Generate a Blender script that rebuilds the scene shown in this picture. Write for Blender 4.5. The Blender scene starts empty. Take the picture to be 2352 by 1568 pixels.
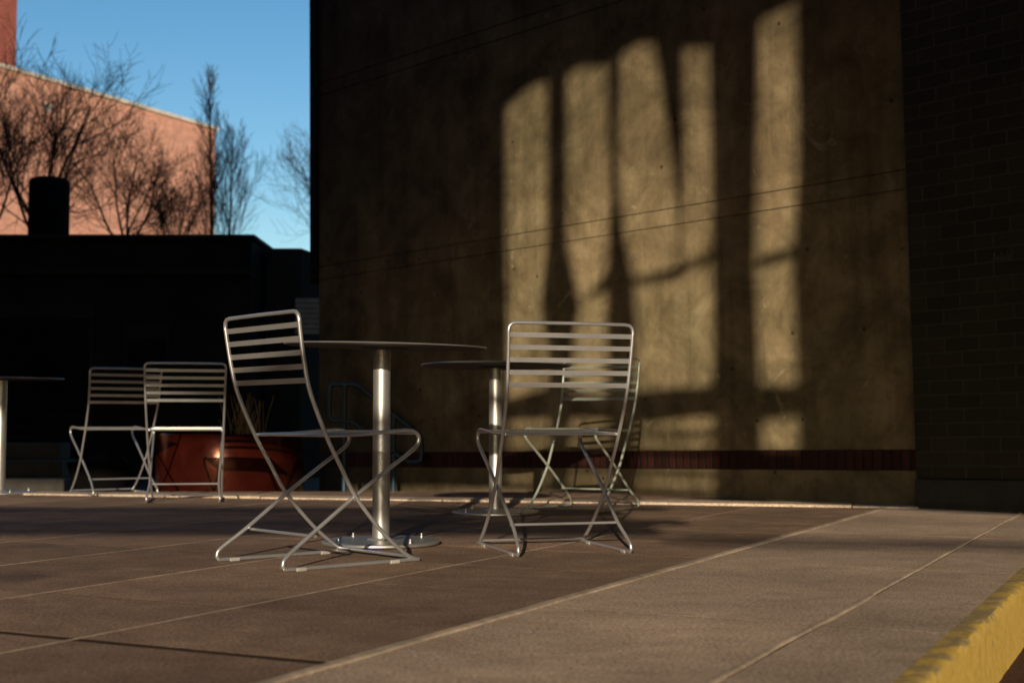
import bpy, bmesh, math, random
from mathutils import Vector, Matrix, noise
random.seed(7)
scene=bpy.context.scene
COL=scene.collection

# ---------------------------------------------------------------- helpers
class MB:
    def __init__(s): s.v=[]; s.f=[]; s.tint=[]
    def add(s,vs,fs,t=0.5):
        o=len(s.v); s.v+= [tuple(v) for v in vs]
        for f in fs: s.f.append(tuple(i+o for i in f)); s.tint.append(t)
    def box(s,x0,x1,y0,y1,z0,z1,t=0.5):
        s.add([(x0,y0,z0),(x1,y0,z0),(x1,y1,z0),(x0,y1,z0),(x0,y0,z1),(x1,y0,z1),(x1,y1,z1),(x0,y1,z1)],
              [(0,3,2,1),(4,5,6,7),(0,1,5,4),(1,2,6,5),(2,3,7,6),(3,0,4,7)],t)
    def tube(s,pts,r,n=8,closed=False,r2=None):
        pts=[Vector(p) for p in pts]; m=len(pts)
        if r2 is None: r2=r
        def tan(i):
            if closed: return (pts[(i+1)%m]-pts[i-1]).normalized()
            a=pts[max(i-1,0)]; b=pts[min(i+1,m-1)]
            return (b-a).normalized()
        t=tan(0); up=Vector((0,0,1)) if abs(t.z)<.9 else Vector((1,0,0))
        nrm=(up-t*up.dot(t)).normalized(); vs=[]
        for i in range(m):
            t=tan(i); nrm=(nrm-t*nrm.dot(t)).normalized(); b=t.cross(nrm)
            rr=r+(r2-r)*i/max(m-1,1)
            for k in range(n):
                a=2*math.pi*k/n
                vs.append(pts[i]+(nrm*math.cos(a)+b*math.sin(a))*rr)
        fs=[]
        for i in range(m if closed else m-1):
            j=(i+1)%m
            for k in range(n):
                l=(k+1)%n
                fs.append((i*n+k,i*n+l,j*n+l,j*n+k))
        if not closed:
            fs.append(tuple(range(n-1,-1,-1))); fs.append(tuple((m-1)*n+k for k in range(n)))
        s.add(vs,fs)
    def lathe(s,prof,n=48,c=(0,0)):
        vs=[];fs=[]
        for r,z in prof:
            for k in range(n):
                a=2*math.pi*k/n; vs.append((c[0]+r*math.cos(a),c[1]+r*math.sin(a),z))
        for i in range(len(prof)-1):
            for k in range(n):
                l=(k+1)%n; fs.append((i*n+k,i*n+l,(i+1)*n+l,(i+1)*n+k))
        if prof[0][0]>1e-4: fs.append(tuple(range(n-1,-1,-1)))
        if prof[-1][0]>1e-4: fs.append(tuple((len(prof)-1)*n+k for k in range(n)))
        s.add(vs,fs)
    def obj(s,name,mat,parent=None,smooth=False,bevel=0,tint=False):
        me=bpy.data.meshes.new(name); me.from_pydata(s.v,[],s.f); me.update()
        if tint:
            at=me.attributes.new('tint','FLOAT','FACE')
            for i,t in enumerate(s.tint): at.data[i].value=t
        me.materials.append(mat)
        if smooth:
            me.polygons.foreach_set('use_smooth',[True]*len(me.polygons))
            try: me.set_sharp_from_angle(angle=math.radians(40))
            except Exception: pass
        o=bpy.data.objects.new(name,me); COL.objects.link(o)
        if parent: o.parent=parent
        if bevel:
            b=o.modifiers.new('bevel','BEVEL'); b.width=bevel; b.segments=2; b.limit_method='ANGLE'
        return o
def thing(name,label,category,loc=(0,0,0),rz=0,group=None):
    e=bpy.data.objects.new(name,None); COL.objects.link(e); e.empty_display_size=.1
    e.location=loc; e.rotation_euler=(0,0,rz); e["label"]=label; e["category"]=category
    if group: e["group"]=group
    return e
def tag(o,label=None,category=None,kind=None):
    if label:o["label"]=label
    if category:o["category"]=category
    if kind:o["kind"]=kind
def catmull(P,n=6):
    P=[Vector(p) for p in P]; out=[]
    for i in range(len(P)-1):
        p0=P[max(i-1,0)];p1=P[i];p2=P[i+1];p3=P[min(i+2,len(P)-1)]
        for k in range(n):
            t=k/n
            out.append(.5*((2*p1)+(p2-p0)*t+(2*p0-5*p1+4*p2-p3)*t*t+(3*p1-p0-3*p2+p3)*t**3))
    out.append(P[-1]); return out
def rounded(P,r,n=5):
    P=[Vector(p) for p in P]; out=[P[0]]
    for i in range(1,len(P)-1):
        a=(P[i-1]-P[i]);b=(P[i+1]-P[i]); rr=min(r,a.length*.49,b.length*.49)
        s=P[i]+a.normalized()*rr;e=P[i]+b.normalized()*rr
        for k in range(n+1):
            t=k/n; out.append(s*(1-t)**2+P[i]*2*t*(1-t)+e*t*t)
    out.append(P[-1]); return out

# ---------------------------------------------------------------- materials
class M:
    def __init__(s,name):
        s.m=bpy.data.materials.new(name); s.m.use_nodes=True; s.t=s.m.node_tree
        s.b=s.t.nodes['Principled BSDF']
    def n(s,typ,**kw):
        nd=s.t.nodes.new(typ)
        for k,v in kw.items():
            if k in nd.inputs: nd.inputs[k].default_value=v
            else: setattr(nd,k,v)
        return nd
    def l(s,a,b): s.t.links.new(a,b)
    def coords(s,scale=(1,1,1),kind='Object'):
        tc=s.n('ShaderNodeTexCoord'); mp=s.n('ShaderNodeMapping'); mp.inputs['Scale'].default_value=scale
        s.l(tc.outputs[kind],mp.inputs['Vector']); return mp.outputs['Vector']
    def noise(s,vec,scale,detail=6,rough=.6,dist=0):
        nd=s.n('ShaderNodeTexNoise'); nd.inputs['Scale'].default_value=scale; nd.inputs['Detail'].default_value=detail
        nd.inputs['Distortion'].default_value=dist
        nd.inputs['Roughness'].default_value=rough; s.l(vec,nd.inputs['Vector']); return nd.outputs['Fac']
    def ramp(s,fac,stops):
        nd=s.n('ShaderNodeValToRGB'); cr=nd.color_ramp
        while len(cr.elements)<len(stops): cr.elements.new(.5)
        for e,(p,c) in zip(cr.elements,stops):
            e.position=p; e.color=(c[0],c[1],c[2],1) if not isinstance(c,(int,float)) else (c,c,c,1)
        s.l(fac,nd.inputs['Fac']); return nd.outputs['Color']
    def mix(s,fac,a,b,mode='MIX'):
        nd=s.n('ShaderNodeMixRGB',blend_type=mode)
        for v,i in ((fac,0),(a,1),(b,2)):
            if hasattr(v,'is_linked'): s.l(v,nd.inputs[i])
            else: nd.inputs[i].default_value= v if i==0 else (v[0],v[1],v[2],1)
        return nd.outputs['Color']
    def bump(s,h,strength=.3,dist=.01,prev=None):
        nd=s.n('ShaderNodeBump'); nd.inputs['Strength'].default_value=strength; nd.inputs['Distance'].default_value=dist
        s.l(h,nd.inputs['Height'])
        if prev is not None: s.l(prev,nd.inputs['Normal'])
        return nd.outputs['Normal']
    def out(s,color=None,rough=None,normal=None,metal=None,spec=None):
        for v,k in ((color,'Base Color'),(rough,'Roughness'),(normal,'Normal'),(metal,'Metallic'),(spec,'Specular IOR Level')):
            if v is None: continue
            if hasattr(v,'is_linked'): s.l(v,s.b.inputs[k])
            else: s.b.inputs[k].default_value=(v[0],v[1],v[2],1) if isinstance(v,tuple) else v
        return s.m
def simple(name,c,rough=.7,metal=0,var=.25,scale=8,bump=.15,spec=None):
    m=M(name); v=m.coords(); f=m.noise(v,scale); f2=m.noise(v,scale*9,4)
    c0=tuple(x*(1-var) for x in c); c1=tuple(min(1,x*(1+var)) for x in c)
    col=m.ramp(f,[(.3,c0),(.7,c1)])
    r=m.ramp(f2,[(.3,max(0,rough-.08)),(.7,min(1,rough+.08))])
    return m.out(col,r,m.bump(f2,bump,.004),metal,spec)

def metal(name,c,rough=.34,met=.9):
    m=M(name); v=m.coords(); f=m.noise(v,5,4)
    col=m.ramp(f,[(.25,tuple(x*.86 for x in c)),(.65,c)])
    r=m.ramp(f,[(.3,rough-.05),(.7,rough+.07)])
    return m.out(col,r,None,met)
MAT={}
MAT['silver']=metal('silver_coating',(.55,.54,.545),.33,.75)
MAT['mint']=metal('pale_green_coating',(.60,.64,.54),.38,.5)
MAT['steel']=metal('brushed_steel',(.50,.485,.47),.40,.78)
MAT['rubber']=simple('glide_plastic',(.35,.33,.3),.6)
MAT['under']=simple('dark_underside',(.035,.028,.024),.6)
MAT['blue']=simple('blue_paint',(.010,.04,.075),.45)
MAT['dark']=simple('dark_recess',(.004,.004,.004),.8,spec=.05)
MAT['vent']=simple('dark_vent_metal',(.005,.0045,.0045),.9,spec=.02)
MAT['bark']=simple('bark',(.030,.020,.014),.9,spec=.1)
MAT['straw']=simple('dry_straw',(.30,.19,.08),.8)
MAT['soil']=simple('soil',(.03,.02,.014),.95,spec=.1)
MAT['sealant']=simple('dark_joint_sealant',(.050,.035,.026),.95,spec=.05)
MAT['white']=simple('white_frame',(.75,.74,.7),.5)
MAT['coping']=simple('pale_coping',(.7,.60,.48),.6)
MAT['louver']=simple('grey_louver',(.10,.105,.12),.5)
MAT['ink']=simple('ink',(.12,.12,.12),.7)
MAT['step']=simple('dark_step_concrete',(.045,.04,.035),.9,spec=.2)

def paving(name,a,b,dark):
    m=M(name); v=m.coords()
    big=m.noise(v,.9,5,.55); mid=m.noise(v,6,6,.65); fine=m.noise(v,110,4,.75); grit=m.noise(v,420,2,.6)
    at=m.n('ShaderNodeAttribute',attribute_name='tint')
    col=m.ramp(mid,[(.3,a),(.72,b)])
    col=m.mix(.7,col,m.ramp(big,[(.35,.58),(.65,1.12)]),'MULTIPLY')
    col=m.mix(1,col,m.ramp(fine,[(.30,.2),(.5,.95),(.72,1.7)]),'MULTIPLY')
    col=m.mix(.9,col,m.ramp(at.outputs['Fac'],[(0,.74),(1,1.10)]),'MULTIPLY')
    st=m.noise(v,2.3,8,.7)
    col=m.mix(m.ramp(st,[(.54,0),(.72,.6)]),col,dark)
    n1=m.bump(fine,1.0,.006); n2=m.bump(grit,.6,.002,n1); n3=m.bump(mid,.45,.016,n2); n4=m.bump(big,.8,.06,n3)
    return m.out(col,.85,n4,spec=.3)
MAT['pave']=paving('brown_paving',(.29,.178,.115),(.45,.292,.20),(.14,.085,.057))
MAT['pave2']=paving('pale_paving',(.62,.44,.315),(.82,.61,.455),(.40,.27,.185))
MAT['sun_streak']=paving('sun_streak_concrete',(.62,.47,.35),(.78,.62,.48),(.45,.33,.24))  # pale colour stands in for a streak of sunlight
def mortar():
    m=M('mortar'); v=m.coords(); f=m.noise(v,30,6); g=m.noise(v,3,4)
    col=m.ramp(f,[(.3,(.38,.28,.20)),(.7,(.64,.49,.36))])
    col=m.mix(.7,col,m.ramp(g,[(.35,.45),(.6,1.0)]),'MULTIPLY')
    return m.out(col,.9,m.bump(f,.5,.006))
MAT['mortar']=mortar()
def ground_mat():
    m=M('asphalt_ground'); v=m.coords(); f=m.noise(v,1.2,6); g=m.noise(v,90,4)
    col=m.ramp(f,[(.3,(.06,.032,.024)),(.7,(.11,.06,.045))])
    col=m.mix(.7,col,m.ramp(g,[(.3,.5),(.7,1.3)]),'MULTIPLY')
    return m.out(col,.9,m.bump(g,.5,.005),spec=.1)
MAT['ground']=ground_mat()
def kerbmat():
    m=M('worn_yellow_paint'); v=m.coords(); f=m.noise(v,9,8,.7); g=m.noise(v,70,5); h=m.noise(v,26,8,.75)
    paint=m.ramp(g,[(.3,(.82,.52,.09)),(.7,(.94,.66,.17))])
    paint=m.mix(.5,paint,m.ramp(h,[(.32,(.55,.45,.4)),(.5,(1,1,1))]),'MULTIPLY')
    conc=m.ramp(g,[(.3,(.26,.18,.07)),(.7,(.46,.33,.14))])
    geo=m.n('ShaderNodeNewGeometry'); sx=m.n('ShaderNodeSeparateXYZ'); m.l(geo.outputs['Normal'],sx.inputs[0])
    add=m.n('ShaderNodeMath',operation='MULTIPLY_ADD'); m.l(sx.outputs['Z'],add.inputs[0]); add.inputs[1].default_value=.20; m.l(f,add.inputs[2])
    mk=m.ramp(add.outputs[0],[(.62,0),(.74,1)])
    r=m.ramp(mk,[(0,.28),(1,.85)])
    return m.out(m.mix(mk,paint,conc),r,m.bump(f,.4,.012,m.bump(h,.4,.007,m.bump(g,.4,.004))))
MAT['kerb']=kerbmat()
def concrete():
    m=M('stained_shaded_concrete'); v=m.coords()
    big=m.noise(v,.7,6,.6,.6); mid=m.noise(v,2.6,10,.66,.5); fine=m.noise(v,45,5,.6)
    streak=m.noise(m.coords((3.2,1,.30)),1.3,7,.62,.3)
    drip=m.noise(m.coords((11,1,.45)),1.1,4,.55,.2)
    mott=m.noise(v,9,8,.7,.3)
    col=m.ramp(mid,[(.28,(.115,.086,.050)),(.5,(.235,.185,.112)),(.74,(.39,.315,.20))])
    col=m.mix(.85,col,m.ramp(big,[(.3,(.45,.50,.42)),(.65,(1.12,1.05,.98))]),'MULTIPLY')
    col=m.mix(.5,col,m.ramp(streak,[(.32,.45),(.52,1),(.8,1.15)]),'MULTIPLY')
    col=m.mix(.25,col,m.ramp(drip,[(.36,.5),(.46,1),(.8,1.1)]),'MULTIPLY')
    col=m.mix(.5,col,m.ramp(mott,[(.3,.6),(.5,1),(.75,1.25)]),'MULTIPLY')
    vo=m.n('ShaderNodeTexVoronoi'); vo.inputs['Scale'].default_value=5; m.l(v,vo.inputs['Vector'])
    pit=m.ramp(vo.outputs['Distance'],[(.04,.2),(.08,1)])
    col=m.mix(.85,col,pit,'MULTIPLY')
    ef=m.noise(v,4.2,12,.75,1.2); col=m.mix(m.ramp(ef,[(.61,0),(.68,.55)]),col,(.46,.38,.25))
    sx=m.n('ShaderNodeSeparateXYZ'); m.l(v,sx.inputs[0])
    top_shade=m.n('ShaderNodeMapRange'); m.l(sx.outputs['Z'],top_shade.inputs['Value']); top_shade.inputs['From Min'].default_value=1.5; top_shade.inputs['From Max'].default_value=3.5
    top_shade.inputs['To Min'].default_value=1; top_shade.inputs['To Max'].default_value=.42  # shade painted into the colour towards the wall top
    col=m.mix(1,col,top_shade.outputs[0],'MULTIPLY')
    left_shade=m.n('ShaderNodeMapRange'); m.l(sx.outputs['X'],left_shade.inputs['Value']); left_shade.inputs['From Min'].default_value=-5.6; left_shade.inputs['From Max'].default_value=-3
    left_shade.inputs['To Min'].default_value=.36; left_shade.inputs['To Max'].default_value=1  # shade painted into the colour towards the left end
    col=m.mix(1,col,left_shade.outputs[0],'MULTIPLY')
    return m.out(col,.85,m.bump(fine,.3,.005,m.bump(mid,.35,.015,m.bump(pit,.6,.006))),spec=.1)
MAT['concrete']=concrete()
def brick(name,c1,c2,mort,w,h,msize,rough=.6,offset=.5,bump=.6,axis='XZ',spec=.5):
    m=M(name); tc=m.n('ShaderNodeTexCoord'); sx=m.n('ShaderNodeSeparateXYZ'); m.l(tc.outputs['Object'],sx.inputs[0])
    cb=m.n('ShaderNodeCombineXYZ'); m.l(sx.outputs[axis[0]],cb.inputs[0]); m.l(sx.outputs[axis[1]],cb.inputs[1])
    b=m.n('ShaderNodeTexBrick'); b.offset=offset; m.l(cb.outputs[0],b.inputs['Vector'])
    b.inputs['Color1'].default_value=(*c1,1); b.inputs['Color2'].default_value=(*c2,1); b.inputs['Mortar'].default_value=(*mort,1)
    b.inputs['Scale'].default_value=1; b.inputs['Brick Width'].default_value=w; b.inputs['Row Height'].default_value=h
    b.inputs['Mortar Size'].default_value=msize; b.inputs['Mortar Smooth'].default_value=.3; b.inputs['Bias'].default_value=0
    f=m.noise(tc.outputs['Object'],3,7); g=m.noise(tc.outputs['Object'],60,4)
    col=m.mix(.7,b.outputs['Color'],m.ramp(f,[(.3,.65),(.7,1.25)]),'MULTIPLY')
    inv=m.n('ShaderNodeInvert'); m.l(b.outputs['Fac'],inv.inputs['Color'])
    return m.out(col,m.ramp(g,[(.3,rough-.12),(.7,rough+.12)]),m.bump(inv.outputs[0],bump,.006,m.bump(g,.3,.003)),spec=spec)
MAT['glazed']=brick('dark_glazed_block',(.030,.026,.013),(.019,.018,.009),(.044,.038,.024),.20,.078,.005,.5,spec=.35)
MAT['soldier']=brick('soldier_brick',(.060,.018,.013),(.030,.011,.009),(.014,.010,.008),.06,.4,.008,.5,0,spec=.2)
MAT['redbrick']=brick('red_brick',(.74,.32,.205),(.62,.25,.16),(.70,.42,.31),.22,.075,.012,.8)
MAT['tower']=brick('dark_red_brick',(.32,.075,.048),(.25,.058,.04),(.30,.11,.08),.22,.075,.012,.8)
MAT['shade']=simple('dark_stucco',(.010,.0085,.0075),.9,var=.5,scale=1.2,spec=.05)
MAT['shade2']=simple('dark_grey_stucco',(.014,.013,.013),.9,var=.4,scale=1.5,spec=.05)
MAT['outer']=simple('light_blocker',(.03,.027,.024),.9,var=.3,scale=.6,spec=.1)  # surface of the unseen light blockers
def glaze():
    m=M('red_glaze'); v=m.coords(); f=m.noise(v,5,6); g=m.noise(v,40,4)
    col=m.ramp(f,[(.3,(.016,.0024,.0016)),(.7,(.032,.005,.0032))])
    m.b.inputs['Specular Tint'].default_value=(1,.45,.3,1)
    return m.out(col,m.ramp(g,[(.3,.16),(.7,.22)]),m.bump(f,.08,.015),spec=.3)
MAT['glaze']=glaze()

# ---------------------------------------------------------------- sun, sky, camera
EL=math.radians(12); H=Vector((-.10,-.995,0)).normalized()
S=Vector((H.x*math.cos(EL),H.y*math.cos(EL),math.sin(EL)))
w=bpy.data.worlds.new("World"); scene.world=w; w.use_nodes=True
nt=w.node_tree; bg=nt.nodes['Background']; sky=nt.nodes.new('ShaderNodeTexSky'); sky.sky_type='NISHITA'
sky.sun_disc=False; sky.sun_elevation=EL; sky.sun_rotation=math.atan2(H.x,H.y)
sky.air_density=1.0; sky.dust_density=.2; sky.ozone_density=1.9
hs=nt.nodes.new('ShaderNodeHueSaturation'); hs.inputs['Saturation'].default_value=1.3
nt.links.new(sky.outputs[0],hs.inputs['Color']); nt.links.new(hs.outputs[0],bg.inputs[0]); bg.inputs[1].default_value=.13
sl=bpy.data.lights.new('sun','SUN'); sl.energy=5; sl.angle=math.radians(.45); sl.color=(1,.85,.63)
so=bpy.data.objects.new('sun',sl); COL.objects.link(so); so.rotation_euler=(-S).to_track_quat('-Z','Y').to_euler()
cam=bpy.data.cameras.new('camera'); co=bpy.data.objects.new('camera',cam); COL.objects.link(co); scene.camera=co
co.location=(0,0,.47); co.rotation_euler=(math.radians(90+3.47),0,0)
cam.lens=47.45; cam.sensor_width=36; cam.clip_end=2000; cam.clip_start=.05
cam.dof.use_dof=True; cam.dof.focus_distance=4.7; cam.dof.aperture_fstop=3.5
scene.view_settings.view_transform='Standard'; scene.view_settings.look='None'; scene.view_settings.exposure=0

# ---------------------------------------------------------------- ground, paving, kerb
g=MB(); g.add([(-500,-500,-.16),(500,-500,-.16),(500,500,-.16),(-500,500,-.16)],[(0,1,2,3)])
tag(g.obj('ground',MAT['ground']),'brown asphalt ground below the raised plaza','ground','structure')
DV=Vector((.445,.896,0)).normalized(); DU=Vector((DV.y,-DV.x,0))
def uv(u,v,z=0): return DU*u+DV*v+Vector((0,0,z))
FAR=9.4
def slab(mb,u0,u1,v0,v1,z,t):
    vs=[]
    for zz in (-.15,z):
        vs+=[uv(u0,v0,zz),uv(u1,v0,zz),uv(u1,v1,zz),uv(u0,v1,zz)]
    fs=[(4,5,6,7)]
    for j in range(4):
        l=(j+1)%4; fs.append((j,l,4+l,4+j))
    mb.add(vs,fs,t)
def clip(o):
    bm=bmesh.new(); bm.from_mesh(o.data)
    bmesh.ops.bisect_plane(bm,geom=bm.verts[:]+bm.edges[:]+bm.faces[:],plane_co=(0,FAR,0),plane_no=(0.0,1,0),clear_outer=True)
    bm.to_mesh(o.data); bm.free()
pv=MB(); gp=.0035
for i in range(26):
    u1=-1.515-.67*i; u0=u1-.67
    for j in range(-9,28):
        v0=2.24+.58*j
        ga=.022 if j==0 else .0045; gb=.012 if j==-1 else .0045
        slab(pv,u0+gp,u1-gp,v0+ga,v0+.58-gb,0,random.random())
pave=pv.obj('paving',MAT['pave'],tint=True); tag(pave,'brown concrete paving slabs of the plaza','paving','structure'); clip(pave)
p2=MB()
for j in range(-5,8):
    v0=3.17+1.345*(j-1)
    slab(p2,-1.485,-.785,v0+.005,v0+1.345-.005,0,random.random())
    slab(p2,-.768,-.488,v0+.005,v0+1.345-.005,0,random.random()*.15)
pp=p2.obj('pavement',MAT['pave2'],tint=True); tag(pp,'paler paving strip along the kerb','pavement','structure'); clip(pp)
bd=MB()
bd.add([uv(-19,-3.5,-.0004),uv(-.489,-3.5,-.0004),uv(-.489,19,-.0004),uv(-19,19,-.0004)],[(0,1,2,3)])
bo_=bd.obj('joint_bed',MAT['sealant'],pave); clip(bo_)
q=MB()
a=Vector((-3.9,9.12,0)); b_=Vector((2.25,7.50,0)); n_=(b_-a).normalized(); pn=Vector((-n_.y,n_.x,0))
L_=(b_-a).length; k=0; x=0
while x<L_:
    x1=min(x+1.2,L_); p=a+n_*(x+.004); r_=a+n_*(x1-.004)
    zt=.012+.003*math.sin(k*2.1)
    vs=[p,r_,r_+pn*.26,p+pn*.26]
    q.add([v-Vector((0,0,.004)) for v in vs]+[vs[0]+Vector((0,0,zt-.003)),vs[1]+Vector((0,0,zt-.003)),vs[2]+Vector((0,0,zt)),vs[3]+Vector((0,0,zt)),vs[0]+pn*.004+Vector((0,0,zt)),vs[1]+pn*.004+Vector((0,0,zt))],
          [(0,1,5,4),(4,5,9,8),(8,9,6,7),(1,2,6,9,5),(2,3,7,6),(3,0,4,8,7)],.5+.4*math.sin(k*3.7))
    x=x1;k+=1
q.obj('sun_streak_strip',MAT['sun_streak'],pave,tint=True)  # added pale strip, imitates the sunlit streak along the back
mo=MB()
def ridge(u,wd,h,jit,seed):
    vs=[];fs=[];n=420
    for i in range(n+1):
        v=-2+14*i/n
        a=noise.noise(Vector((v*1.3,seed,0)))*jit+noise.noise(Vector((v*9,seed,3)))*jit*.12
        ww=wd*(1+.25*noise.noise(Vector((v*4,seed,7)))); hh=h*(1+.3*noise.noise(Vector((v*6,seed,9))))
        for du,dz in ((-ww/2,-.004),(-ww/2*.7,hh*.8),(0,hh),(ww/2*.7,hh*.7),(ww/2,-.004)): vs.append(uv(u+a+du,v,dz))
    for i in range(n):
        for k in range(4): fs.append((i*5+k,i*5+k+1,i*5+k+6,i*5+k+5))
    mo.add(vs,fs)
ridge(-1.5,.036,.006,.003,1); ridge(-.779,.018,.0055,.009,5)
for i in range(1,16): ridge(-1.515-.67*i,.0080,.0010,.002,10+i)
moo=mo.obj('mortar_joint',MAT['mortar'],pave); clip(moo)
kb=MB(); n=500; vs=[];fs=[]
prof=[(-.489,-.016),(-.487,.000),(-.455,.002),(-.438,.001),(-.430,-.006),(-.427,-.02),(-.424,-.09),(-.420,-.17)]
for i in range(n+1):
    v=-3+12*i/n
    for k,(u,z) in enumerate(prof):
        j=0 if k in (0,) else 1
        a=noise.noise(Vector((v*1.5,k*.3,2)))*.003*j+noise.noise(Vector((v*18,k*1.1,5)))*.002*j
        vs.append(uv(u+a,v,z+.5*a))
m_=len(prof)
for i in range(n):
    for k in range(m_-1): fs.append((i*m_+k,i*m_+k+1,(i+1)*m_+k+1,(i+1)*m_+k))
kb.add(vs,fs); ko=kb.obj('kerb',MAT['kerb'],smooth=True); tag(ko,'worn yellow painted kerb along the plaza edge','kerb','structure')

# ---------------------------------------------------------------- big concrete wall
WM=Matrix.Translation((2.298,7.6,0))@Matrix.Rotation(math.atan2(-.71,.704),4,'Z')@Matrix.Rotation(-.0185,4,'Y')
cw=thing('concrete_wall','tall stained concrete wall with horizontal grooves and a red brick course','wall'); cw.matrix_world=WM
b=MB()
for z0,z1 in ((-.4,.205),(.325,1.803),(1.811,1.915),(1.923,3.413),(3.421,3.525),(3.533,6.6)):
    b.box(-5.6,0,0,.6,z0,z1)
b.box(-5.59,-.01,.012,.59,-.39,6.58)
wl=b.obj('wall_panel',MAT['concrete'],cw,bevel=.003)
b=MB(); b.box(-5.6,0,-.004,.010,.207,.323); b.obj('brick_course',MAT['soldier'],cw)
b=MB(); b.box(-5.70,-5.605,-.02,.5,1.78,6.6); b.obj('corner_trim',MAT['shade'],cw)
bw=thing('block_wall','dark glazed block wall on a low concrete plinth','wall'); bw.matrix_world=WM
b=MB(); b.box(.003,3.2,-.06,.6,.165,6.6); b.obj('wall_panel',MAT['glazed'],bw)
b=MB(); b.box(.003,3.2,-.085,.6,-.3,.162); b.obj('plinth',MAT['step'],bw,bevel=.01)
b=MB()
sx0,sz0=.50,1.33
for k,(hh,dx) in enumerate(((.05,.0),(.03,.02),(.045,.04),(.03,.055),(.05,.075),(.035,.09))):
    b.tube([(sx0+dx,-.0625,sz0),(sx0+dx+.008,-.0625,sz0+hh),(sx0+dx+.014,-.0625,sz0+.005)],.0014,4)
b.obj('graffiti',MAT['ink'],bw)

# ---------------------------------------------------------------- unseen sun blocker, openings shaped to cast the wall's sun patches
R=5.0
def back(P,d=0):
    t=R-P.dot(H)+d
    return P+Vector((H.x*t,H.y*t,t*math.tan(EL)))
def occ(s,z,d=0): return back(Vector((2.298-.704*s,7.6+.71*s,z)),d)
ob=MB()
def slabpoly(f,th):
    k=len(f); bk=[p+H*th for p in f]
    ob.add(f+bk,[tuple(range(k)),tuple(range(2*k-1,k-1,-1))]+[(i,k+i,k+(i+1)%k,(i+1)%k) for i in range(k)])
def panel(poly,th=.25): slabpoly([occ(s,z) for s,z in poly],th)
def gpanel(x0,x1,y0,y1,y0b=None,y1b=None,th=.03):
    y0b=y0 if y0b is None else y0b; y1b=y1 if y1b is None else y1b
    slabpoly([back(Vector(p),.0) for p in ((x0,y0,0),(x1,y0b,0),(x1,y1b,0),(x0,y1,0))],th)
TOP=11.0
panel([(3.30,.02),(4.6,.0),(4.6,TOP),(3.30,TOP),(3.33,1.9),(3.30,1.2)]); panel([(4.6,.0),(6.2,-.08),(26,-2.6),(26,TOP-2),(4.6,TOP)])
panel([(.80,-.02),(.84,1.4),(.79,2.1),(.79,TOP),(-14,TOP),(-14,.9),(-1.2,-.0)])
panel([(.79,3.10),(1.2,3.02),(1.5,2.95),(1.65,2.99),(1.85,3.06),(2.05,3.10),(2.25,3.05),(2.35,3.0),(2.6,3.04),(2.8,2.98),(3.0,3.0),(3.15,2.97),(3.33,2.88),(3.33,TOP),(.79,TOP)])
panel([(2.70,-.02),(2.90,-.02),(2.91,1.0),(2.97,1.28),(2.96,1.5),(2.91,1.75),(2.90,3.05),(2.71,3.05),(2.70,1.75),(2.62,1.44),(2.58,1.3),(2.64,1.1)],.1)
panel([(2.08,-.02),(2.30,-.02),(2.35,1.2),(2.32,1.8),(2.31,2.2),(2.33,3.1),(2.20,3.1),(2.22,2.2),(2.20,1.9),(2.10,1.45),(2.07,1.2)],.1)
panel([(1.68,1.50),(1.65,2.2),(1.65,2.5),(1.67,3.1),(1.92,3.1),(1.83,2.6),(1.75,2.1),(1.73,1.50)],.1)
panel([(1.05,-.02),(1.45,-.02),(1.44,1.5),(1.46,3.05),(1.05,3.05),(1.10,1.5)])
panel([(.768,.54),(1.1,.5),(1.5,.53),(2.0,.48),(2.6,.52),(3.324,.50),(3.324,.66),(2.9,.73),(2.5,.68),(2.0,.70),(1.4,.72),(.768,.70)],.1)
panel([(.768,-.02),(1.082,-.02),(1.082,.31),(.768,.31)],.1)
panel([(.768,1.48),(1.08,1.44),(1.08,1.51),(.768,1.55)],.05)
panel([(1.43,1.51),(1.62,1.47),(1.72,1.41),(1.95,1.40),(2.1,1.42),(2.1,1.47),(1.95,1.47),(1.70,1.50),(1.60,1.54),(1.43,1.57)],.05)
panel([(2.3,1.38),(2.45,1.37),(2.55,1.33),(2.42,1.44),(2.3,1.56)],.05)
panel([(1.43,.0),(1.70,.9),(1.72,1.42),(1.69,1.42),(1.66,.9)],.03) if False else None
for z0,z1 in ((-.02,.06),(.11,.18),(.24,.31),(.37,.43)): panel([(1.4,z0),(3.32,z0),(3.32,z1),(1.4,z1)],.03)  # thin slats added to weaken the lowest sun patches
rs=random.Random(4)
y=5.75
while y<7.7:
    th=rs.uniform(.20,.32); gx=rs.uniform(.06,.11)
    gpanel(-9,rs.uniform(.45,.95),y,y+th)  # unseen slats added to dim the middle ground
    y+=th+gx
gpanel(.6,2.6,5.35,5.47,4.85,4.95); gpanel(.7,2.6,5.62,5.73,5.08,5.18)  # paired slats added for a soft shadow band at right
gpanel(-4.5,-1.42,4.12,4.30,4.12,4.22); gpanel(-6,-1.9,4.5,4.64,4.5,4.6); gpanel(-6,-2.1,4.95,5.1)
gpanel(-4.5,-1.25,3.1,3.22,2.95,3.03); gpanel(-4.5,-1.5,3.38,3.47,3.3,3.37)  # these strips and those above are added to throw shadow bars on the left paving
oc=thing('sun_blocker','raised concrete building with tall window openings facing the plaza','building')
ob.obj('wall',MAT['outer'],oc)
q=MB(); q.box(-16,5.4,-4.6,6.6,7.0,7.3); q.obj('sky_blocker',MAT['outer'],oc)  # unseen roof added to keep sky light off the wall
c_=thing('side_blocker','unseen dark block added to cut sky light from one side','building')
q=MB(); q.box(5.5,8,-14,4.5,-.16,16); q.obj('wall',MAT['outer'],c_)  # right block, added out of view to lower ambient light
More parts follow.
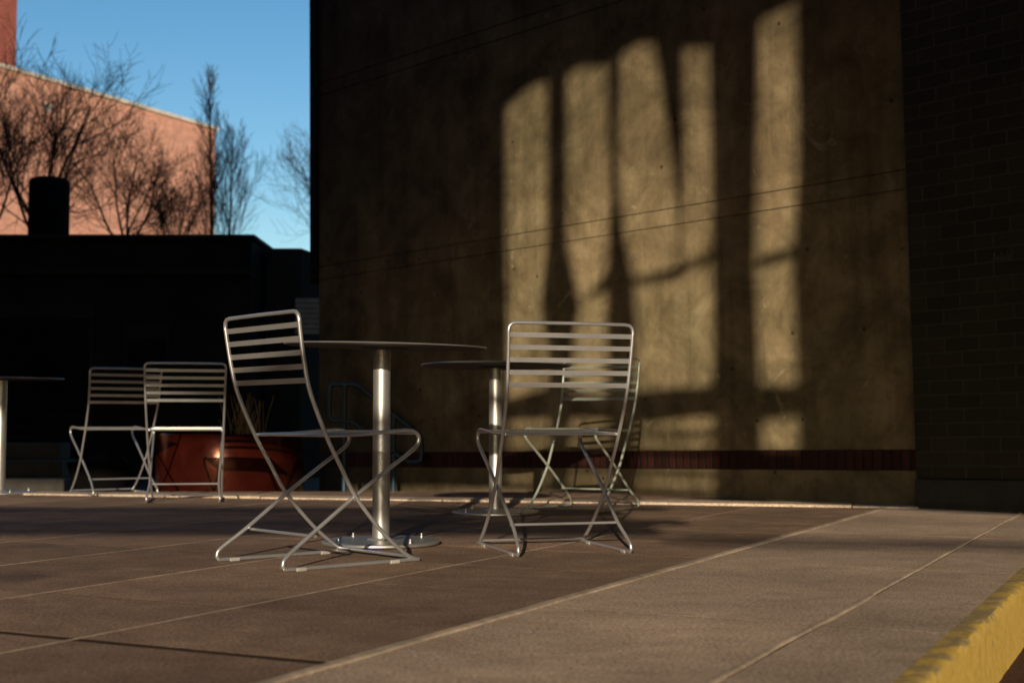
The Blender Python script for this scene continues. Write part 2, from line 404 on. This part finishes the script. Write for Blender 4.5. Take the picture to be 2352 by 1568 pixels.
c_=thing('side_blocker','unseen dark block added to cut sky light from one side','building')
q=MB(); q.box(-17,-12,-12,12,-.16,13); q.obj('wall',MAT['outer'],c_)  # left block, added out of view to lower ambient light

# ---------------------------------------------------------------- chairs
W=.212; UX=1.08
def wz(z): return W*(1+.125*z/.83)
def side(sg):
    up=[(.032,.795),(.040,.74),(.054,.66),(.0765,.57),(.137,.43),(.1987,.317),(.25,.228),(.348,.112),(.435,.035)]
    P=[(u,wz(z)*sg,z) for u,z in up]
    run=[(.478,W*sg,.012),(.492,W*sg,.0085),(.47,W*sg,.008),(.25,W*sg,.008),(.03,W*sg,.008)]
    ben=[(.004,W*sg,.012),(.0,W*sg,.028),(.016,W*sg*.99,.05)]
    dia=[(.10,.112),(.25,.226),(.38,.318),(.455,.368),(.487,.395),(.494,.42),(.482,.438),(.455,.446),(.40,.444),(.27,.434),(.14,.431)]
    return catmull(P+run+ben+[(u,(wz(z)-.013)*sg,z) for u,z in dia],5)
def prof_u(z):
    up=[(.030,.84),(.032,.795),(.040,.74),(.054,.66),(.0765,.57),(.137,.43)]
    for (u0,z0),(u1,z1) in zip(up,up[1:]):
        if z1<=z<=z0: return u0+(u1-u0)*(z0-z)/(z0-z1)
    return .03
def sc(mb): mb.v=[(x*UX,y,z) for x,y,z in mb.v]; return mb
def make_chair(label,mat,loc,ang,group):
    e=thing('cafe_chair',label,'chair',loc,ang,group)
    f=MB(); rr=.0068
    L=side(1); Rr=side(-1); T=wz(.82)
    top=[(.0315,-T,.802),(.030,-T+.004,.817),(.0295,-T+.014,.826),(.029,-T+.03,.829),(.029,0,.830),(.029,T-.03,.829),(.0295,T-.014,.826),(.030,T-.004,.817),(.0315,T,.802)]
    path=list(reversed(Rr))+[Vector(p) for p in top]+L
    f.tube(path,rr,12)
    a=wz(.1)-.01; f.tube([(.115,-a,.106),(.115,a,.106)],.0050,8)
    f.tube([(.455,-W,.020),(.455,W,.020)],.0053,8)
    a=wz(.43)-.012
    f.tube([(.14,-a,.431),(.14,a,.431)],.0050,8)
    f.tube([(.474,-a,.437),(.474,a,.437)],.0050,8)
    sc(f).obj('frame',mat,e,smooth=True)
    bk=MB()
    for k in range(5):
        z=.786-.0445*k; h=.0086; u0=prof_u(z+h);u1=prof_u(z-h); th=.0016; w_=wz(z)
        bk.add([(u0-th,-w_,z+h),(u0-th,w_,z+h),(u1-th,w_,z-h),(u1-th,-w_,z-h),(u0+th,-w_,z+h),(u0+th,w_,z+h),(u1+th,w_,z-h),(u1+th,-w_,z-h)],
               [(0,1,2,3),(7,6,5,4),(0,4,5,1),(1,5,6,2),(2,6,7,3),(3,7,4,0)])
    sc(bk).obj('backrest',mat,e)
    st=MB()
    for k in range(11):
        u=.158+.0288*k; z=.4345+.0105*(u-.15)/.3
        st.box(u-.0085,u+.0085,-a,a,z-.0016,z+.0016)
    sc(st).obj('seat',mat,e)
    for u in (.06,.40):
        for sg in (1,-1):
            q=MB(); q.box(u-.018,u+.018,W*sg-.009,W*sg+.009,.0,.012); sc(q).obj('foot_glide',MAT['rubber'],e,bevel=.003)
    return e
GR='cafe chairs on the plaza'
LAB='silver slatted metal cafe chair with crossed legs'
c1=make_chair(LAB+' by round table',MAT['silver'],(-.862,4.46,.0),math.radians(41),GR)
def copy_chair(src,label,loc,ang,mat=None):
    e=src.copy(); COL.objects.link(e); e.location=loc; e.rotation_euler=(0,0,math.radians(ang)); e["label"]=label
    for ch in list(src.children):
        c=ch.copy(); COL.objects.link(c); c.parent=e
        if mat and not ch.name.startswith('foot'):
            c.data=ch.data.copy(); c.data.materials[0]=mat
    return e
bpy.context.view_layer.update()
copy_chair(c1,LAB+' facing concrete wall',(.225,4.83,0),107)
copy_chair(c1,'pale silver-green metal slatted cafe chair facing a round table',(.52,7.65,0),240,MAT['mint'])
copy_chair(c1,LAB+' near plaza edge',(-2.52,8.85,0),124)
copy_chair(c1,LAB+' before red planter',(-1.95,8.05,0),101)

# ---------------------------------------------------------------- tables
def make_table(label,loc,tilt=(0,0)):
    e=thing('cafe_table',label,'table',loc,0,'round cafe tables on the plaza')
    t=MB(); t.lathe([(.0,.7695),(.388,.7695),(.394,.770),(.396,.7725),(.394,.775),(.0,.7755)],96)
    o=t.obj('tabletop',MAT['steel'],e,smooth=True); o.rotation_euler=(tilt[0],tilt[1],0)
    t=MB(); t.lathe([(.0,.758),(.09,.758),(.10,.7665),(.384,.7667),(.384,.769),(.0,.769)],72)
    o=t.obj('underside',MAT['under'],e,smooth=True); o.rotation_euler=(tilt[0],tilt[1],0)
    t=MB(); t.lathe([(.034,.02),(.034,.757)],40); t.obj('post',MAT['steel'],e,smooth=True)
    t=MB(); t.lathe([(.0,.004),(.225,.004),(.229,.008),(.229,.014),(.225,.018),(.055,.020),(.05,.026),(.036,.028)],72); t.obj('base',MAT['steel'],e,smooth=True)
    for k in range(4):
        a=math.radians(40+90*k); q=MB(); q.lathe([(.0,.0),(.012,.0),(.012,.004),(.0045,.004),(.0045,.018),(.007,.018),(.007,.024),(.004,.025),(.004,.034),(.0,.035)],12,(.195*math.cos(a),.195*math.sin(a)))
        q.obj('levelling_bolt',MAT['steel'],e,smooth=True)
    return e
t1=make_table('round steel cafe table on a single post',(-.51,5.289,0),(.024,.022))
st=MB()
def arcq(a0,a1,z0,z1,r=.0346):
    n=6; vs=[]
    for i in range(n+1):
        a=a0+(a1-a0)*i/n; vs+=[(r*math.cos(a),r*math.sin(a),z0),(r*math.cos(a),r*math.sin(a),z1)]
    st.add(vs,[(2*i,2*i+2,2*i+3,2*i+1) for i in range(n)])
for k in range(6): arcq(math.radians(-118),math.radians(-92-6*(k%3)),.735-.007*k,.738-.007*k)
st.obj('printed_sticker',MAT['ink'],t1)
make_table('round steel cafe table between two chairs',(-.086,7.06,0),(-.010,.004))
make_table('round steel cafe table near the plaza edge',(-3.42,9.05,0),(.01,.01))

# ---------------------------------------------------------------- planter, grass, bowl, steps, rail
pl=thing('planter','large round glazed dark red planter with dried grass','planter',(-2.09,10.05,-.16))
q=MB(); q.lathe([(.0,.0),(.47,.0),(.515,.02),(.535,.07),(.54,.15),(.54,.30),(.54,.548),(.535,.555),(.505,.555),(.49,.47),(.0,.47)],96); q.obj('pot',MAT['glaze'],pl,smooth=True)
q=MB(); q.lathe([(.0,.478),(.488,.476)],40); q.obj('soil',MAT['soil'],pl)
gr=thing('dried_grass','clump of dry tan grass stalks in the red planter','plant',(-1.93,9.8,.31))
q=MB()
for k in range(44):
    a=random.uniform(0,6.28); r=random.uniform(0,.15); L_=random.uniform(.16,.38); lx=random.uniform(-.09,.09); ly=random.uniform(-.05,.05)
    p=Vector((r*math.cos(a),r*math.sin(a),0))
    q.tube([p,p+Vector((lx*.3,ly*.3,L_*.5)),p+Vector((lx,ly,L_))],.0032,4,r2=.0014)
q.obj('stalks',MAT['straw'],gr)
bo=thing('bowl_planter','low dark round bowl planter on the lower ground','planter',(-3.5,11.6,-.16))
q=MB(); q.lathe([(.0,.0),(.16,.0),(.26,.14),(.30,.30),(.28,.30),(.24,.2),(.0,.18)],40); q.obj('pot',MAT['vent'],bo,smooth=True)
q=MB()
for k in range(260):
    a=random.uniform(0,6.28); rr_=random.uniform(0,.24); z=.2+random.uniform(0,.22)*(1-rr_*2)
    c=Vector((rr_*math.cos(a),rr_*math.sin(a),z)); d1=Vector([random.uniform(-1,1) for _ in range(3)])*.03; d2=Vector([random.uniform(-1,1) for _ in range(3)])*.02
    q.add([c-d1,c+d2,c+d1],[(0,1,2)])
q.obj('foliage',MAT['soil'],bo)
sp=thing('concrete_steps','short flight of dark concrete steps beyond the plaza','steps',(-4.45,11.8,-.16))
q=MB()
for k in range(3): q.box(-.9,.55-.12*k,.3*k,.9,.15*k+(.001 if k else 0),.15*(k+1))
q.obj('tread',MAT['step'],sp,bevel=.01)
hr=thing('handrail','dark blue tubular metal handrail sloping down the steps','handrail',(0,10.6,0))
k_=10.6/3100
def hp(x,y): return Vector(((x-1176)*k_,0,.47+(972-y)*k_))
q=MB()
loop=[hp(*p) for p in ((757,925),(757,882),(820,882),(890,940),(968,1002),(970,1060),(935,1060),(850,998),(806,966),(757,966),(757,925))]
q.tube(rounded(loop,.05),.018,10); q.obj('rail',MAT['blue'],hr,smooth=True)
q=MB(); q.tube([hp(792,884),hp(792,1150)],.018,10); q.obj('post',MAT['blue'],hr,smooth=True)
q=MB(); q.tube([hp(905,955),hp(905,1150)],.018,10); q.obj('post',MAT['blue'],hr,smooth=True)

# ---------------------------------------------------------------- dark low building and terrace
db=thing('low_building','dark low flat-roofed building in deep shade','building')
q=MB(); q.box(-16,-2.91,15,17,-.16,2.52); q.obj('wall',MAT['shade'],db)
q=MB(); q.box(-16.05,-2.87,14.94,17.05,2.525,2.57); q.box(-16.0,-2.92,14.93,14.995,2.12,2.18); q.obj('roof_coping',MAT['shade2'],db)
for x0,x1,z0,z1 in ((-6.6,-4.7,-.15,1.75),(-4.25,-3.85,.7,1.5)):
    q=MB(); q.box(x0-.05,x1+.05,14.95,14.995,z0-.05,z1+.05); q.obj('frame',MAT['shade2'],db)
    q=MB(); 
    n=int((z1-z0)/.12)
    for k in range(n): q.box(x0,x1,14.92,14.945,z0+.12*k,z0+.12*k+.1)
    q.obj('shutter',MAT['dark'],db)
d2=thing('annex_building','small dark grey building block with pale louvres','building')
q=MB(); q.box(-2.86,-2.45,15.6,17.5,-.16,2.50); q.add([(-2.448,15.6,-.16),(-2.0,16.6,-.16),(-2.0,17.5,-.16),(-2.448,17.5,-.16),(-2.448,15.6,2.50),(-2.0,16.6,2.40),(-2.0,17.5,2.40),(-2.448,17.5,2.50)],[(0,1,5,4),(4,5,6,7),(1,2,6,5),(3,0,4,7)]); q.obj('wall',MAT['shade2'],d2)
q=MB()
for k in range(7): q.box(-2.50,-2.1,15.52,15.55,1.50+.06*k,1.55+.06*k)
q.obj('louvre',MAT['louver'],d2)
rv=thing('roof_vent','dark round vent stack on the low roof','vent',(-5.6,16.2,2.52))
q=MB(); q.lathe([(.24,.0),(.24,.84),(.225,.88),(.17,.91),(0,.92)],28); q.obj('stack',MAT['vent'],rv,smooth=True)
q=MB(); q.box(-60,-1.5,23.4,90,-.15,3.2); tag(q.obj('terrace',MAT['soil']),'raised planted terrace behind the low building','terrace','structure')

# ---------------------------------------------------------------- brick building
ang=math.atan2(.78,.62)
rb=thing('brick_building','sunlit pink-red brick building with pale roof coping','building',(-11.1,50,0),ang)
q=MB()
sl_=.54/8.6
def zr(x): return 11.41-sl_*x
q.add([(-45,0,3),(0,0,3),(0,20,3),(-45,20,3),(-45,0,zr(-45)),(0,0,zr(0)),(0,20,zr(0)),(-45,20,zr(-45))],[(0,1,5,4),(1,2,6,5),(2,3,7,6),(3,0,4,7),(4,5,6,7)])
q.obj('wall',MAT['redbrick'],rb)
q=MB(); q.add([(-45,-.08,zr(-45)+.005),(.08,-.08,zr(0)+.005),(.08,.4,zr(0)+.005),(-45,.4,zr(-45)+.005),(-45,-.08,zr(-45)+.13),(.08,-.08,zr(0)+.13),(.08,.4,zr(0)+.13),(-45,.4,zr(-45)+.13)],[(0,1,5,4),(1,2,6,5),(2,3,7,6),(3,0,4,7),(4,5,6,7),(3,2,1,0)]); q.obj('roof_coping',MAT['coping'],rb)
q=MB(); x0=-7.1; z0=10.95
q.box(x0-.14,x0+.14,-.06,-.003,z0+.08,z0+.13);q.box(x0-.14,x0+.14,-.06,-.003,z0-.13,z0-.08);q.box(x0-.14,x0-.085,-.06,-.003,z0-.078,z0+.078);q.box(x0+.085,x0+.14,-.06,-.003,z0-.078,z0+.078)
q.obj('vent_frame',MAT['white'],rb)
tw=thing('brick_tower','tall dark red brick tower rising behind the brick building','tower',(-17.64,47.3,0),ang)
q=MB(); q.box(-8,0,0,8,3,26); q.obj('wall',MAT['tower'],tw)

# ---------------------------------------------------------------- bare trees
def make_tree(label,pos,height,style,seed,trunk_h=.25,kids=(9,8,6,4),rad=.09,wid=1.0,rmin=.0042):
    rnd=random.Random(seed)
    e=thing('bare_tree',label,'tree',pos,0,'bare winter trees'); tr=MB(); cr=MB()
    def grow(p,d,L,r,lev):
        segs=(10 if style=='fast' and lev==0 else 4) if lev<2 else 3
        pts=[p]; dd=d.normalized()
        wob=.16 if style=='vase' else (.012 if lev==0 else .08)
        for i in range(segs):
            dd=(dd+Vector([rnd.gauss(0,wob) for _ in range(3)])+Vector((0,0,.12 if style=='vase' else .10))).normalized()
            pts.append(pts[-1]+dd*L/segs)
        rend=r*.4 if lev<3 else .003
        (tr if lev==0 else cr).tube(pts,r,6 if lev<2 else 3,r2=max(rend,.003))
        if lev>=(4 if style=='vase' else 3): return
        nk=kids[lev] if lev<len(kids) else 3
        for c in range(nk):
            t=(c+rnd.random()*.7)/nk; t=(.30 if (lev==0 and style=='vase') else .14)+t*.86
            t=min(t,.99); i=int(t*segs); f=t*segs-i; q=pts[i].lerp(pts[i+1],f)
            dirp=(pts[i+1]-pts[i]).normalized()
            ax=dirp.cross(Vector([rnd.gauss(0,1) for _ in range(3)])).normalized()
            an=math.radians(rnd.uniform(28,58) if style=='vase' else rnd.uniform(20,34))
            nd=Matrix.Rotation(an,3,ax)@dirp
            if style=='vase': Lc=L*rnd.uniform(.5,.8)*(1-.35*t)
            else: Lc=L*rnd.uniform(.22,.34)*(1.1-.85*t)*wid if lev==0 else L*rnd.uniform(.35,.6)*(1-.3*t)
            rc=max(r*(.5 if style=='vase' else .3)*(1-.4*t),rmin)
            grow(q,nd,Lc,rc,lev+1)
    if style=='vase':
        base=Vector((0,0,0)); h0=height*trunk_h
        tr.tube([base,base+Vector((.02,.03,h0*.5)),base+Vector((.0,.0,h0))],rad*1.3,8,r2=rad)
        for k in range(5):
            a=k*1.257+rnd.random(); d=Vector((math.cos(a)*.42,math.sin(a)*.42,1))
            grow(base+Vector((0,0,h0)),d,height*.55*rnd.uniform(.8,1.1),rad*.62,1)
    else: grow(Vector((0,0,0)),Vector((0,0,1)),height*.98,rad,0)
    tr.obj('trunk',MAT['bark'],e,smooth=True); cr.obj('crown',MAT['bark'],e)
    return e
def tp(x,Y): return (x-1176)/3100*Y
make_tree('large spreading bare tree in front of the brick building',(tp(85,25),25,3.2),5.15,'vase',3,.10,(9,9,7,5),.062)
make_tree('spreading bare tree in front of the brick building',(tp(285,26),26,3.2),3.4,'vase',11,.18,(9,8,7,5),.046)
make_tree('spreading bare tree in front of the brick building',(tp(-30,24),24,3.2),3.4,'vase',23,.18,(8,8,7,4),.05)
make_tree('small bare tree in front of the brick building',(tp(400,27),27,3.2),2.8,'vase',29,.16,(8,8,6,4),.036)
make_tree('tall narrow upright bare tree',(tp(486,29),29,3.2),4.95,'fast',5,.2,(46,7,3),.04,1.05,.0038)
make_tree('conical bare tree beside the tall narrow tree',(tp(520,31),31,3.2),4.0,'fast',8,.2,(34,7,4),.036,1.9,.0038)
make_tree('bare tree partly hidden by the concrete wall',(tp(735,33),33,3.2),4.6,'vase',15,.2,(9,8,6,4),.045)
